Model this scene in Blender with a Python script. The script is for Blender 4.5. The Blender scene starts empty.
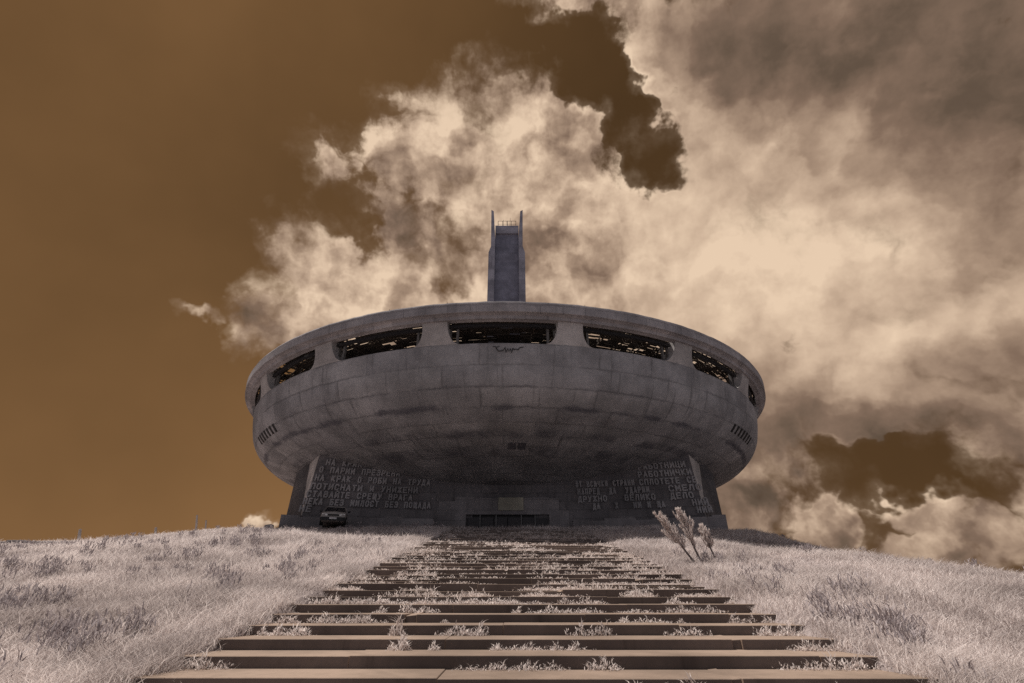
import bpy, bmesh, math, random
import numpy as np
from mathutils import Vector, Matrix

R = math.radians
C = bpy.context.scene.collection
scene = bpy.context.scene

# ------------------------------------------------------------------ camera
EYE = 2.1
SKY_GAIN = 0.077
cam_d = bpy.data.cameras.new("camera")
cam = bpy.data.objects.new("camera", cam_d)
C.objects.link(cam)
cam.location = (0, 0, EYE)
cam.rotation_euler = (R(90 + 27.63), 0, 0)
cam_d.sensor_width = 36.0
cam_d.lens = 490.0 / 1024 * 36.0
cam_d.clip_start = 0.1
cam_d.clip_end = 5000
scene.camera = cam

# ------------------------------------------------------------------ exposure
scene.view_settings.view_transform = 'Standard'
scene.view_settings.look = 'None'
scene.view_settings.exposure = 0.0
scene.view_settings.gamma = 1.0
scene.view_settings.use_curve_mapping = False
scene.render.engine = 'CYCLES'
scene.cycles.use_denoising = False
scene.cycles.max_bounces = 6
scene.cycles.diffuse_bounces = 3

# ------------------------------------------------------------------ sun
SUN_AZ, SUN_EL = -65.0, 66.0        # azimuth from +Y, negative = to the left
sun_vec = Vector((math.sin(R(SUN_AZ)) * math.cos(R(SUN_EL)), math.cos(R(SUN_AZ)) * math.cos(R(SUN_EL)), math.sin(R(SUN_EL))))
sd = bpy.data.lights.new("sun", 'SUN')
sd.energy = 4.8
sd.angle = R(0.5)
sd.color = (1.0, 0.93, 0.86)
sun = bpy.data.objects.new("sun", sd)
C.objects.link(sun)
sun.rotation_euler = sun_vec.to_track_quat('Z', 'Y').to_euler()
sun.location = (-60, 20, 80)

# ------------------------------------------------------------------ sky
world = bpy.data.worlds.new("World")
scene.world = world
world.use_nodes = True
wt = world.node_tree
wt.nodes.clear()


class NG:
    """small helper to chain shader nodes"""
    def __init__(s, tree):
        s.t = tree

    def n(s, typ, **kw):
        nd = s.t.nodes.new(typ)
        for k, v in kw.items():
            setattr(nd, k, v)
        return nd

    def put(s, sock, v):
        if isinstance(v, bpy.types.NodeSocket):
            s.t.links.new(v, sock)
        elif v is not None:
            sock.default_value = v

    def m(s, op, a, b=None, c=None, clamp=False):
        nd = s.n('ShaderNodeMath', operation=op, use_clamp=clamp)
        for i, v in enumerate((a, b, c)):
            if v is not None:
                s.put(nd.inputs[i], v)
        return nd.outputs[0]

    def vm(s, op, a, b=None, scale=None):
        nd = s.n('ShaderNodeVectorMath', operation=op)
        s.put(nd.inputs[0], a)
        if b is not None:
            s.put(nd.inputs[1], b)
        if scale is not None:
            s.put(nd.inputs['Scale'], scale)
        return nd.outputs['Value'] if op in ('LENGTH', 'DOT_PRODUCT', 'DISTANCE') else nd.outputs[0]

    def noise(s, vec, scale, detail=5, rough=0.55, dist=0.0, lac=2.0, col=False, typ='FBM'):
        nd = s.n('ShaderNodeTexNoise', noise_type=typ)
        s.put(nd.inputs['Vector'], vec)
        s.put(nd.inputs['Scale'], scale)
        s.put(nd.inputs['Detail'], detail)
        s.put(nd.inputs['Roughness'], rough)
        s.put(nd.inputs['Lacunarity'], lac)
        s.put(nd.inputs['Distortion'], dist)
        return nd.outputs[1 if col else 0]

    def voro(s, vec, scale, detail=0.0, rough=0.5, feature='F1', smooth=None):
        nd = s.n('ShaderNodeTexVoronoi', feature=feature)
        s.put(nd.inputs['Vector'], vec)
        s.put(nd.inputs['Scale'], scale)
        s.put(nd.inputs['Detail'], detail)
        s.put(nd.inputs['Roughness'], rough)
        if smooth is not None:
            s.put(nd.inputs['Smoothness'], smooth)
        return nd.outputs['Distance']

    def ramp(s, v, a, b, lo=0.0, hi=1.0, smooth=True):
        nd = s.n('ShaderNodeMapRange', interpolation_type='SMOOTHSTEP' if smooth else 'LINEAR')
        s.put(nd.inputs[0], v)
        for i, q in enumerate((a, b, lo, hi)):
            s.put(nd.inputs[i + 1], q)
        return nd.outputs[0]

    def mix(s, f, a, b, blend='MIX'):
        nd = s.n('ShaderNodeMix', data_type='RGBA', blend_type=blend)
        s.put(nd.inputs[0], f)
        s.put(nd.inputs[6], a)
        s.put(nd.inputs[7], b)
        return nd.outputs[2]


# cloud masses on a stereographic map of the sky about due north (+Y): east, up, half width, half height, roll (degrees), weight
CLOUDS = [(-0.323, 0.562, 0.205, 0.129, 8, 1.0),
    (-0.435, 0.608, 0.095, 0.093, 0, 1.05),
    (-0.373, 0.645, 0.074, 0.06, 0, 0.8),
    (-0.179, 0.552, 0.257, 0.109, 0, 0.9),
    (-0.433, 0.515, 0.092, 0.079, 0, 0.9),
    (-0.142, 0.886, 0.192, 0.171, 0, 0.95),
    (-0.165, 1.021, 0.118, 0.057, 0, 0.7),
    (0.007, 0.846, 0.205, 0.184, 0, 1.0),
    (-0.382, 0.852, 0.097, 0.071, -30, 0.5),
    (0.133, 0.929, 0.136, 0.14, 0, 0.95),
    (-0.249, 0.705, 0.173, 0.131, 0, 0.55),
    (-0.108, 1.03, 0.092, 0.07, 0, 0.55),
    (0.2, 0.871, 0.09, 0.086, 0, 0.75),
    (-0.028, 0.995, 0.138, 0.104, 0, 0.7),
    (0.099, 0.993, 0.103, 0.083, 0, 0.7),
    (0.152, 0.711, 0.331, 0.241, 0, 1.1),
    (0.298, 0.57, 0.413, 0.3, 0, 1.2),
    (0.11, 1.233, 0.136, 0.063, -20, 1.0),
    (0.223, 1.193, 0.123, 0.075, -35, 1.0),
    (0.322, 1.105, 0.105, 0.101, -40, 1.0),
    (0.397, 0.994, 0.098, 0.141, -50, 1.0),
    (0.457, 0.871, 0.122, 0.124, 0, 1.0),
    (0.567, 1.009, 0.253, 0.29, 0, 1.2),
    (0.785, 0.982, 0.502, 0.365, 0, 1.5),
    (0.599, 0.678, 0.503, 0.385, 0, 1.3),
    (0.902, 0.715, 0.334, 0.471, 0, 1.2),
    (0.748, 0.429, 0.351, 0.244, 0, 1.2),
    (0.504, 0.325, 0.242, 0.232, 0, 1.1),
    (0.412, 0.181, 0.156, 0.145, 0, 0.8),
    (0.561, 0.264, 0.178, 0.085, 0, 0.8),
    (0.568, 0.126, 0.048, 0.051, 0, 1.0),
    (0.536, 0.099, 0.046, 0.04, 0, 0.9),
    (0.726, 0.119, 0.052, 0.052, 0, 1.0),
    (0.77, 0.098, 0.053, 0.053, 0, 1.0),
    (0.686, 0.137, 0.057, 0.03, 0, 0.8),
    (0.785, 0.068, 0.07, 0.061, 0, 1.0),
    (0.861, 0.267, 0.107, 0.168, 0, 1.0),
    (0.683, 0.063, 0.079, 0.041, 0, 0.8),
    (0.611, 0.073, 0.071, 0.04, 0, 0.7),
    (-0.486, 0.492, 0.07, 0.066, 0, 0.95),
    (-0.456, 0.124, 0.036, 0.024, 0, 1.0),
    (-0.479, 0.122, 0.023, 0.016, 0, 1.0),
    (-0.435, 0.12, 0.023, 0.021, 0, 1.0),
    (-0.625, 0.524, 0.051, 0.012, 0, 0.45)]
GAPS = [(0.201, 1.049, 0.194, 0.089, -52, 1.0),
    (0.31, 0.861, 0.074, 0.081, 20, 0.9),
    (0.675, 0.187, 0.183, 0.055, -5, 0.8),
    (0.531, 0.189, 0.08, 0.039, 0, 0.5),
    (-0.367, 0.732, 0.104, 0.056, 0, 0.25),
    (-0.072, 0.725, 0.112, 0.053, 0, 0.3),
    (0.064, 1.097, 0.083, 0.052, 0, 0.5)]
SHADE = [(0.832, 1.019, 0.486, 0.231, 0, 0.34),
    (0.941, 0.775, 0.259, 0.25, 0, 0.26),
    (0.539, 1.055, 0.258, 0.173, -20, 0.18),
    (0.799, 0.275, 0.206, 0.121, 0, 0.2),
    (0.636, 0.239, 0.21, 0.09, 0, 0.24),
    (0.668, 0.522, 0.147, 0.099, 0, 0.05),
    (-0.038, 0.715, 0.18, 0.11, 0, 0.22),
    (-0.196, 0.774, 0.155, 0.131, 0, 0.2),
    (0.478, 0.27, 0.19, 0.171, 0, 0.16),
    (0.718, 0.07, 0.228, 0.094, 0, 0.14),
    (0.356, 0.164, 0.142, 0.145, 0, 0.14),
    (-0.281, 0.702, 0.171, 0.13, 0, 0.16)]
GLOW = [(0.281, 0.637, 0.483, 0.281, 0, 0.26),
    (0.489, 0.719, 0.351, 0.251, 0, 0.2),
    (-0.369, 0.586, 0.202, 0.128, 0, 0.34),
    (-0.119, 0.908, 0.25, 0.192, 0, 0.22),
    (0.376, 0.987, 0.073, 0.283, 50, 0.25),
    (0.716, 0.378, 0.066, 0.149, 0, 0.2),
    (0.629, 0.875, 0.111, 0.158, 0, 0.16),
    (-0.18, 0.578, 0.258, 0.109, 0, 0.2),
    (-0.458, 0.135, 0.066, 0.052, 0, 0.08),
    (0.132, 0.886, 0.181, 0.171, 0, 0.22),
    (0.738, 0.139, 0.103, 0.036, 0, 0.18),
    (0.579, 0.156, 0.061, 0.038, 0, 0.15),
    (0.785, 0.576, 0.328, 0.229, 0, 0.2),
    (0.567, 0.539, 0.284, 0.203, 0, 0.12)]

g = NG(wt)
out = g.n('ShaderNodeOutputWorld')
bg = g.n('ShaderNodeBackground')
g.put(out.inputs[0], bg.outputs[0])
d = g.n('ShaderNodeTexCoord').outputs['Generated']
# stereographic map of the sky about due north (+Y): conformal, so cloud forms keep their shape
sp = g.n('ShaderNodeSeparateXYZ')
g.put(sp.inputs[0], d)
ay = g.m('MAXIMUM', g.m('MULTIPLY_ADD', sp.outputs[1], 0.5, 0.5), 0.05)
cb = g.n('ShaderNodeCombineXYZ')
g.put(cb.inputs[0], g.m('DIVIDE', sp.outputs[0], ay))
g.put(cb.inputs[1], g.m('DIVIDE', sp.outputs[2], ay))
cb.inputs[2].default_value = 1.0
P = cb.outputs[0]


def noise2(vec, scale, detail, rough, col=False):
    nd = g.n('ShaderNodeTexNoise', noise_dimensions='2D')
    g.put(nd.inputs['Vector'], vec)
    nd.inputs['Scale'].default_value = scale
    nd.inputs['Detail'].default_value = detail
    nd.inputs['Roughness'].default_value = rough
    return nd.outputs[1 if col else 0]


def puffs(vec, scale, detail):
    nd = g.n('ShaderNodeTexVoronoi', voronoi_dimensions='2D', feature='F1')
    g.put(nd.inputs['Vector'], vec)
    nd.inputs['Scale'].default_value = scale
    nd.inputs['Detail'].default_value = detail
    nd.inputs['Roughness'].default_value = 0.5
    return g.m('SUBTRACT', 1.0, nd.outputs['Distance'])


w1 = g.vm('SCALE', g.vm('SUBTRACT', noise2(P, 4.0, 3, 0.6, True), (.5, .5, .5)), scale=0.17)
w2 = g.vm('SCALE', g.vm('SUBTRACT', noise2(P, 17.0, 3, 0.6, True), (.5, .5, .5)), scale=0.07)
z0 = g.n('ShaderNodeVectorMath', operation='MULTIPLY')
g.put(z0.inputs[0], g.vm('ADD', w1, w2))
z0.inputs[1].default_value = (1, 1, 0)
W = z0.outputs[0]
PW = g.vm('ADD', P, W)


def lobe(px, pz, ra, rb, roll):
    """soft elliptical mass: 1 at its centre, 0 at its edge"""
    ca, sa = math.cos(R(roll)), math.sin(R(roll))
    u = g.vm('DOT_PRODUCT', PW, (ca / ra, sa / ra, -(px * ca + pz * sa) / ra))
    v = g.vm('DOT_PRODUCT', PW, (-sa / rb, ca / rb, -(-px * sa + pz * ca) / rb))
    return g.m('SUBTRACT', 1.0, g.m('MULTIPLY_ADD', v, v, g.m('MULTIPLY', u, u)))


L = None
for (a_, b_, ra, rb, roll, wgt) in CLOUDS:
    f = g.m('MULTIPLY', lobe(a_, b_, ra, rb, roll), wgt)
    L = f if L is None else g.m('MAXIMUM', L, f)
G = None
for (a_, b_, ra, rb, roll, wgt) in GAPS:
    f = g.m('MULTIPLY', g.m('MAXIMUM', lobe(a_, b_, ra, rb, roll), 0.0), wgt)
    G = f if G is None else g.m('MAXIMUM', G, f)
mass = g.m('SUBTRACT', g.m('MAXIMUM', L, -1.4), g.m('MULTIPLY', G, 1.25))


def body(vec, det, vdet):
    a = g.m('MULTIPLY', g.m('SUBTRACT', noise2(vec, 7.5, det, 0.58), 0.5), 1.55)
    b = g.m('MULTIPLY', g.m('SUBTRACT', puffs(g.vm('ADD', vec, W), 8.5, vdet), 0.55), 0.5)
    return g.m('ADD', a, b)


t0 = body(P, 9, 3)
t1 = body(g.vm('ADD', P, (-0.03, 0.04, 0.0)), 5, 2)
soft = g.ramp(noise2(P, 2.6, 2, 0.5), 0.40, 0.62)
d0 = g.m('ADD', g.m('MINIMUM', mass, 0.88), t0)
# dense cores with soft shoulders, and a thin veil reaching out round them
core = g.ramp(d0, g.m('MULTIPLY_ADD', soft, -0.22, -0.06), g.m('MULTIPLY_ADD', soft, 0.34, 0.34))
veil = g.m('MULTIPLY', g.ramp(g.m('ADD', mass, g.m('MULTIPLY', t0, 1.2)), -0.8, 0.45), g.m('MULTIPLY_ADD', soft, 0.22, 0.16))
alpha = g.m('SUBTRACT', 1.0, g.m('MULTIPLY', g.m('SUBTRACT', 1.0, core), g.m('SUBTRACT', 1.0, veil)))
calm = g.m('MULTIPLY', g.ramp(sp.outputs[0], 0.08, 0.34), g.ramp(sp.outputs[2], 0.14, 0.30))
lit = g.m('MULTIPLY', g.m('SUBTRACT', t0, t1), g.m('MULTIPLY_ADD', calm, -0.52, 0.9))
shade = glow = None
for (a_, b_, ra, rb, roll, wgt) in SHADE:
    f = g.m('MULTIPLY', g.m('MAXIMUM', lobe(a_, b_, ra, rb, roll), 0.0), wgt)
    shade = f if shade is None else g.m('ADD', shade, f)
for (a_, b_, ra, rb, roll, wgt) in GLOW:
    f = g.m('MULTIPLY', g.m('MAXIMUM', lobe(a_, b_, ra, rb, roll), 0.0), wgt)
    glow = f if glow is None else g.m('ADD', glow, f)
# thin edges let the sun through, thick middles do not
thick = g.ramp(d0, 0.05, 1.05, 0.14, -0.13)
broad = g.m('MULTIPLY', g.m('SUBTRACT', noise2(g.vm('ADD', P, W), 3.4, 5, 0.55), 0.5), g.m('MULTIPLY_ADD', calm, -0.22, 0.60))
b = g.m('ADD', g.m('ADD', g.m('ADD', 0.54, lit), g.m('SUBTRACT', glow, shade)), g.m('ADD', thick, broad))
cr = g.n('ShaderNodeValToRGB')
els = cr.color_ramp.elements
els[0].position = 0.0
els[0].color = (0.085, 0.058, 0.041, 1)
els[1].position = 1.0
els[1].color = (0.80, 0.605, 0.435, 1)
for p_, c_ in ((.26, (0.125, 0.086, 0.060, 1)), (.48, (0.225, 0.149, 0.105, 1)), (.67, (0.39, 0.272, 0.192, 1)), (.85, (0.61, 0.447, 0.32, 1))):
    e = els.new(p_)
    e.color = c_
g.put(cr.inputs[0], g.ramp(b, -0.35, 1.0, smooth=False))

sky = g.n('ShaderNodeTexSky', sky_type='NISHITA', sun_disc=False)
sky.sun_elevation = R(SUN_EL)
sky.sun_rotation = R(SUN_AZ)
bw = g.n('ShaderNodeRGBToBW')
g.put(bw.inputs[0], sky.outputs[0])
# the infrared filter turns the clear sky brown
fall = g.ramp(sp.outputs[0], -0.5, 0.75, 1.0, 0.62)
low = g.m('MULTIPLY', g.m('MULTIPLY', g.ramp(sp.outputs[0], -0.75, -0.3), g.ramp(sp.outputs[0], 0.0, 0.3, 1.0, -0.35)), g.ramp(sp.outputs[2], 0.55, 0.08, 0.0, 0.42))
high = g.ramp(sp.outputs[2], 0.35, 0.85, 1.0, 0.86)
fall = g.m('MULTIPLY', g.m('MULTIPLY', fall, high), g.m('ADD', low, g.m('MULTIPLY_ADD', noise2(P, 1.7, 4, 0.6), 0.5, 0.78)))
clear = g.vm('SCALE', (1.0, 0.525, 0.215), scale=g.m('MULTIPLY', fall, g.m('MULTIPLY', g.m('POWER', bw.outputs[0], 0.5), SKY_GAIN)))
col = g.mix(alpha, clear, cr.outputs[0])
# unseen grey-white cloud added behind the viewer to fill-light the facade
fill_cloud = g.m('MULTIPLY_ADD', noise2(P, 2.0, 3, .5), 0.5, 0.75)
col = g.mix(g.ramp(sp.outputs[1], 0.12, -0.35), col, g.vm('SCALE', (0.235, 0.230, 0.252), scale=fill_cloud))
g.put(bg.inputs[0], col)
bg.inputs[1].default_value = 1.0
world.cycles.sampling_method = 'MANUAL'
world.cycles.sample_map_resolution = 256

# ------------------------------------------------------------------ helpers
rng = np.random.default_rng(11)
random.seed(5)


def tag(o, label=None, cat=None, group=None, kind=None):
    if label: o['label'] = label
    if cat: o['category'] = cat
    if group: o['group'] = group
    if kind: o['kind'] = kind
    return o


class MB:
    """collects faces (with uvs) in world coordinates and links them as one mesh object"""
    def __init__(s):
        s.v = []; s.f = []; s.uv = []; s.mi = []

    def face(s, pts, uv=None, mi=0):
        i = len(s.v)
        s.v.extend([tuple(p) for p in pts])
        s.f.append(list(range(i, i + len(pts))))
        s.uv.extend(uv if uv else [(p[0] + p[1] * .7, p[2]) for p in pts])
        s.mi.append(mi)

    def prism(s, front, back, mi=0):
        """two matching outlines, front seen counter-clockwise"""
        n = len(front)
        s.face(front, mi=mi)
        s.face(back[::-1], mi=mi)
        for i in range(n):
            j = (i + 1) % n
            s.face([front[i], back[i], back[j], front[j]], mi=mi)

    def box(s, x0, x1, y0, y1, z0, z1, mi=0):
        a = [(x0, y0, z0), (x1, y0, z0), (x1, y0, z1), (x0, y0, z1)]
        b = [(x0, y1, z0), (x1, y1, z0), (x1, y1, z1), (x0, y1, z1)]
        s.prism(a, b, mi)

    def tube(s, pts, rads, n=6):
        pts = [Vector(p) for p in pts]
        rings = []
        for i, p in enumerate(pts):
            t = (pts[min(i + 1, len(pts) - 1)] - pts[max(i - 1, 0)]).normalized()
            a = t.cross(Vector((0, 1, 0.01)) if abs(t.y) < .9 else Vector((1, 0, 0))).normalized()
            b = t.cross(a)
            rings.append([p + (a * math.cos(2 * math.pi * k / n) + b * math.sin(2 * math.pi * k / n)) * rads[i] for k in range(n)])
        for i in range(len(pts) - 1):
            for k in range(n):
                l = (k + 1) % n
                s.face([rings[i][k], rings[i][l], rings[i + 1][l], rings[i + 1][k]])
        s.face(rings[0][::-1]); s.face(rings[-1])

    def lathe(s, prof, cx, cy, a0=-180.0, a1=180.0, n=240, v0=0.0):
        """prof: (radius, z) from the top outside downwards; azimuth 0 faces the camera side (-y)"""
        arc = [v0]
        for i in range(1, len(prof)):
            arc.append(arc[-1] + math.hypot(prof[i][0] - prof[i - 1][0], prof[i][1] - prof[i - 1][1]))
        for k in range(n):
            t0, t1 = R(a0 + (a1 - a0) * k / n), R(a0 + (a1 - a0) * (k + 1) / n)
            for i in range(len(prof) - 1):
                r0, z0 = prof[i]; r1, z1 = prof[i + 1]
                q = [(cx + r0 * math.sin(t0), cy - r0 * math.cos(t0), z0), (cx + r1 * math.sin(t0), cy - r1 * math.cos(t0), z1),
                     (cx + r1 * math.sin(t1), cy - r1 * math.cos(t1), z1), (cx + r0 * math.sin(t1), cy - r0 * math.cos(t1), z0)]
                uv = [(t0 * 28, arc[i]), (t0 * 28, arc[i + 1]), (t1 * 28, arc[i + 1]), (t1 * 28, arc[i])]
                s.face(q, uv)

    def build(s, name, mats, parent=None, smooth=False, bevel=0.0):
        me = bpy.data.meshes.new(name)
        off = Vector((0, 0, 0))
        p = parent
        while p is not None:
            off += p.location; p = p.parent
        me.from_pydata([tuple(Vector(q) - off) for q in s.v], [], s.f)
        uvl = me.uv_layers.new(name="UVMap")
        uvl.data.foreach_set('uv', np.array(s.uv, dtype=np.float32).ravel())
        for m in (mats if isinstance(mats, (list, tuple)) else [mats]):
            me.materials.append(m)
        me.polygons.foreach_set('material_index', s.mi)
        bm = bmesh.new(); bm.from_mesh(me)
        bmesh.ops.remove_doubles(bm, verts=bm.verts, dist=0.0008)
        if bevel:
            es = [e for e in bm.edges if len(e.link_faces) == 2 and e.calc_face_angle(0) > 0.6]
            bmesh.ops.bevel(bm, geom=es, offset=bevel, segments=1, affect='EDGES', clamp_overlap=True)
        bmesh.ops.recalc_face_normals(bm, faces=bm.faces)
        bm.to_mesh(me); bm.free()
        if smooth:
            me.shade_smooth() if hasattr(me, 'shade_smooth') else None
            try:
                me.set_sharp_from_angle(angle=R(32))
            except Exception:
                pass
        o = bpy.data.objects.new(name, me)
        C.objects.link(o)
        if parent is not None:
            o.parent = parent
        return o


def empty(name, loc):
    o = bpy.data.objects.new(name, None)
    o.empty_display_size = 0.3
    o.location = loc
    C.objects.link(o)
    return o


# ------------------------------------------------------------------ materials
def material(name, rough=0.9, spec=0.2):
    m = bpy.data.materials.new(name)
    m.use_nodes = True
    t = m.node_tree
    b = t.nodes['Principled BSDF']
    b.inputs['Roughness'].default_value = rough
    b.inputs['Specular IOR Level'].default_value = spec
    return m, NG(t), b


def bump(g, b, h, strength=0.4, dist=0.05):
    nd = g.n('ShaderNodeBump')
    nd.inputs['Strength'].default_value = strength
    nd.inputs['Distance'].default_value = dist
    g.put(nd.inputs['Height'], h)
    g.put(b.inputs['Normal'], nd.outputs[0])


def concrete(name, base, panel=None, stain=0.5, streak=0.35, seam=0.5, speck=3.0, bands=False):
    """weathered cast concrete: panel joints, tonal change from panel to panel, blotches, water streaks"""
    m, g, b = material(name, 0.92, 0.15)
    tc = g.n('ShaderNodeTexCoord')
    obj, uv = tc.outputs['Object'], tc.outputs['UV']
    dark = tuple(c * 0.33 for c in base[:3]) + (1,)
    light = tuple(min(1, c * 1.22) for c in base[:3]) + (1,)
    n1 = g.noise(obj, 0.35, 6, 0.62)
    n2 = g.noise(obj, speck, 6, 0.65)
    col = g.mix(g.ramp(n1, .3, .72), tuple(c * .68 for c in base[:3]) + (1,), light)
    col = g.mix(g.m('MULTIPLY', g.ramp(n2, .42, .75), .3), col, tuple(c * .6 for c in base[:3]) + (1,))
    h = g.m('MULTIPLY', n2, .5)
    if panel:
        pw, ph = panel
        wob = g.vm('ADD', uv, g.vm('SCALE', g.vm('SUBTRACT', g.noise(uv, .6, 3, .6, col=True), (.5, .5, .5)), scale=.10))
        br = g.n('ShaderNodeTexBrick', offset=0.37, squash=1.0)
        g.put(br.inputs['Vector'], wob)
        br.inputs['Scale'].default_value = 1.0
        br.inputs['Brick Width'].default_value = pw
        br.inputs['Row Height'].default_value = ph
        br.inputs['Mortar Size'].default_value = 0.02
        br.inputs['Mortar Smooth'].default_value = 0.6
        br.inputs['Color1'].default_value = (0.0, 0.0, 0.0, 1)
        br.inputs['Color2'].default_value = (1, 1, 1, 1)
        br.inputs['Mortar'].default_value = (.5, .5, .5, 1)
        tone = g.n('ShaderNodeSeparateColor')
        g.put(tone.inputs[0], br.outputs['Color'])
        col = g.mix(1.0, col, g.mix(tone.outputs[0], (.90, .90, .91, 1), (1.08, 1.07, 1.06, 1)), 'MULTIPLY')
        brk = g.ramp(g.noise(uv, .9, 4, .6), .38, .6)
        sm = g.m('MULTIPLY', g.m('MULTIPLY', br.outputs['Fac'], seam), g.m('MULTIPLY_ADD', brk, .75, .25))
        # seepage below the joints: a wider, broken band
        br2 = g.n('ShaderNodeTexBrick', offset=0.37)
        g.put(br2.inputs['Vector'], g.vm('ADD', uv, g.vm('SCALE', g.vm('SUBTRACT', g.noise(uv, 1.3, 5, .65, col=True), (.5, .5, .5)), scale=.55)))
        for k_, v_ in (('Scale', 1.0), ('Brick Width', pw), ('Row Height', ph), ('Mortar Size', .16), ('Mortar Smooth', 1.0)):
            br2.inputs[k_].default_value = v_
        seep = g.m('MULTIPLY', br2.outputs['Fac'], g.ramp(g.noise(obj, .22, 4, .6), .40, .60))
        col = g.mix(g.m('MULTIPLY', seep, stain * .45), col, dark)
        col = g.mix(sm, col, tuple(c * .25 for c in base[:3]) + (1,))
        h = g.m('SUBTRACT', h, g.m('MULTIPLY', br.outputs['Fac'], .5))
    if bands:
        # old damp lines: broken black-blue bands that follow two of the casting joints, and formwork board marks
        s2 = g.n('ShaderNodeSeparateXYZ')
        g.put(s2.inputs[0], g.vm('ADD', uv, g.vm('SCALE', g.vm('SUBTRACT', g.noise(uv, .8, 6, .7, col=True), (.5, .5, .5)), scale=.9)))
        for vc, hw, amt in ((4.85, .42, .9), (7.9, .85, .75), (10.6, 1.2, .65), (3.24, .16, .4)):
            q = g.m('DIVIDE', g.m('ABSOLUTE', g.m('SUBTRACT', s2.outputs[1], vc)), hw)
            f = g.m('MULTIPLY', g.ramp(q, 1.0, .2), g.ramp(g.noise(uv, .33, 4, .6), .42, .60))
            col = g.mix(g.m('MULTIPLY', f, amt), col, (base[0] * .34, base[1] * .34, base[2] * .38, 1))
        s3 = g.n('ShaderNodeSeparateXYZ')
        g.put(s3.inputs[0], uv)
        wv = g.n('ShaderNodeTexNoise', noise_dimensions='1D')
        g.put(wv.inputs['W'], g.m('MULTIPLY', s3.outputs[1], 5.5))
        wv.inputs['Detail'].default_value = 1.0
        brd = g.m('MULTIPLY', g.ramp(wv.outputs[0], .35, .65), g.ramp(g.noise(uv, .25, 3, .5), .4, .65))
        col = g.mix(g.m('MULTIPLY', brd, .16), col, dark)
        # pale lime blotches low on the window parapet
        par = g.m('MULTIPLY', g.ramp(s3.outputs[1], 2.1, .4), g.ramp(g.noise(uv, 1.1, 5, .65), .56, .72))
        col = g.mix(g.m('MULTIPLY', par, .4), col, tuple(min(1, c * 1.5) for c in base[:3]) + (1,))
    sv = g.n('ShaderNodeMapping')
    g.put(sv.inputs[0], uv)
    sv.inputs['Scale'].default_value = (1.9, 0.13, 1)
    st = g.ramp(g.noise(sv.outputs[0], 1.2, 5, .6), .55, .75)
    col = g.mix(g.m('MULTIPLY', st, streak), col, dark)
    lime = g.ramp(g.noise(sv.outputs[0], 2.3, 4, .6), .66, .8)
    col = g.mix(g.m('MULTIPLY', lime, .22), col, light)
    g.put(b.inputs['Base Color'], col)
    bump(g, b, h, .5, .06)
    return m


M = {}
M['bowl'] = concrete('shell_concrete', (.345, .337, .347), panel=(4.4, 1.62), stain=1.0, streak=.7, seam=.38, bands=True)
M['strut'] = concrete('strut_concrete', (.45, .425, .42), stain=.3, streak=.3)
M['fascia'] = concrete('fascia_concrete', (.36, .34, .35), panel=(1.6, .72), stain=.5, streak=.3, seam=.5)
M['wall'] = concrete('cladding_stone', (.20, .185, .19), panel=(1.5, .75), stain=.4, streak=.3, seam=.6)
M['bare'] = concrete('bare_concrete', (.27, .25, .255), panel=(2.2, .9), stain=.4, streak=.25, seam=.35)
M['letter'] = concrete('letter_stone', (.39, .37, .375), stain=.3, streak=.2, speck=8)
M['pale'] = concrete('pale_concrete', (.55, .51, .49), stain=.3, streak=.35)
M['plaque'] = concrete('plaque_stone', (.42, .39, .32), stain=.2, streak=.15)
M['tower'] = concrete('tower_concrete', (.34, .325, .37), panel=(9.0, 3.2), stain=.4, streak=.45, seam=.3)
M['tower_panel'] = concrete('tower_panel', (.24, .235, .29), panel=(12.0, 2.6), stain=.3, streak=.4, seam=.4)
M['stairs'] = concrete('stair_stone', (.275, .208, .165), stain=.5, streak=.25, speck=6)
M['buttress'] = concrete('buttress_concrete', (.15, .14, .142), panel=(2.2, 1.2), stain=.4, streak=.4, seam=.3)
M['grime'] = concrete('grimy_concrete', (.13, .125, .14), stain=.5, streak=.5)
M['riser'] = concrete('shaded_riser_stone', (.15, .122, .112), stain=.5, streak=.5, speck=6)  # darker than the treads: shade on the step fronts put into the colour


def plain(name, col, rough=0.6, spec=0.3, metal=0.0, nscale=8.0, amt=0.35):
    m, g, b = material(name, rough, spec)
    b.inputs['Metallic'].default_value = metal
    o = g.n('ShaderNodeTexCoord').outputs['Object']
    n = g.noise(o, nscale, 5, .6)
    g.put(b.inputs['Base Color'], g.mix(g.m('MULTIPLY', g.ramp(n, .35, .7), amt), tuple(col) + (1,), tuple(c * .5 for c in col) + (1,)))
    return m


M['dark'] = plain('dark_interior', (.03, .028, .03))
M['steel'] = plain('rusty_steel', (.10, .075, .06), .7)
M['deck'] = plain('roof_boards', (.09, .075, .065), .9)
M['frame'] = plain('window_frame', (.16, .15, .145), .6)
M['door'] = plain('door_paint', (.075, .07, .075), .6)
M['mullion'] = plain('mullion_metal', (.22, .21, .21), .45)
M['ink'] = plain('black_spray_paint', (.02, .02, .022), .7)
M['post'] = plain('grey_wood', (.62, .55, .50), .9)
M['paint'] = plain('car_paint', (.30, .27, .25), .35, .5, 0.2, 3.0, .2)
M['glass'] = plain('dark_glass', (.012, .013, .018), .08, .5, 0, 2, .2)
M['lamp'] = plain('headlamp', (.75, .73, .72), .15, .6, 0, 4, .2)
M['plastic'] = plain('black_plastic', (.025, .024, .025), .55)
M['plate'] = plain('number_plate', (.62, .60, .60), .5, .3, 0, 30, .2)
M['rubber'] = plain('tyre_rubber', (.02, .02, .02), .85)
M['rim'] = plain('wheel_metal', (.35, .34, .34), .35, .5, .7)

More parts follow.
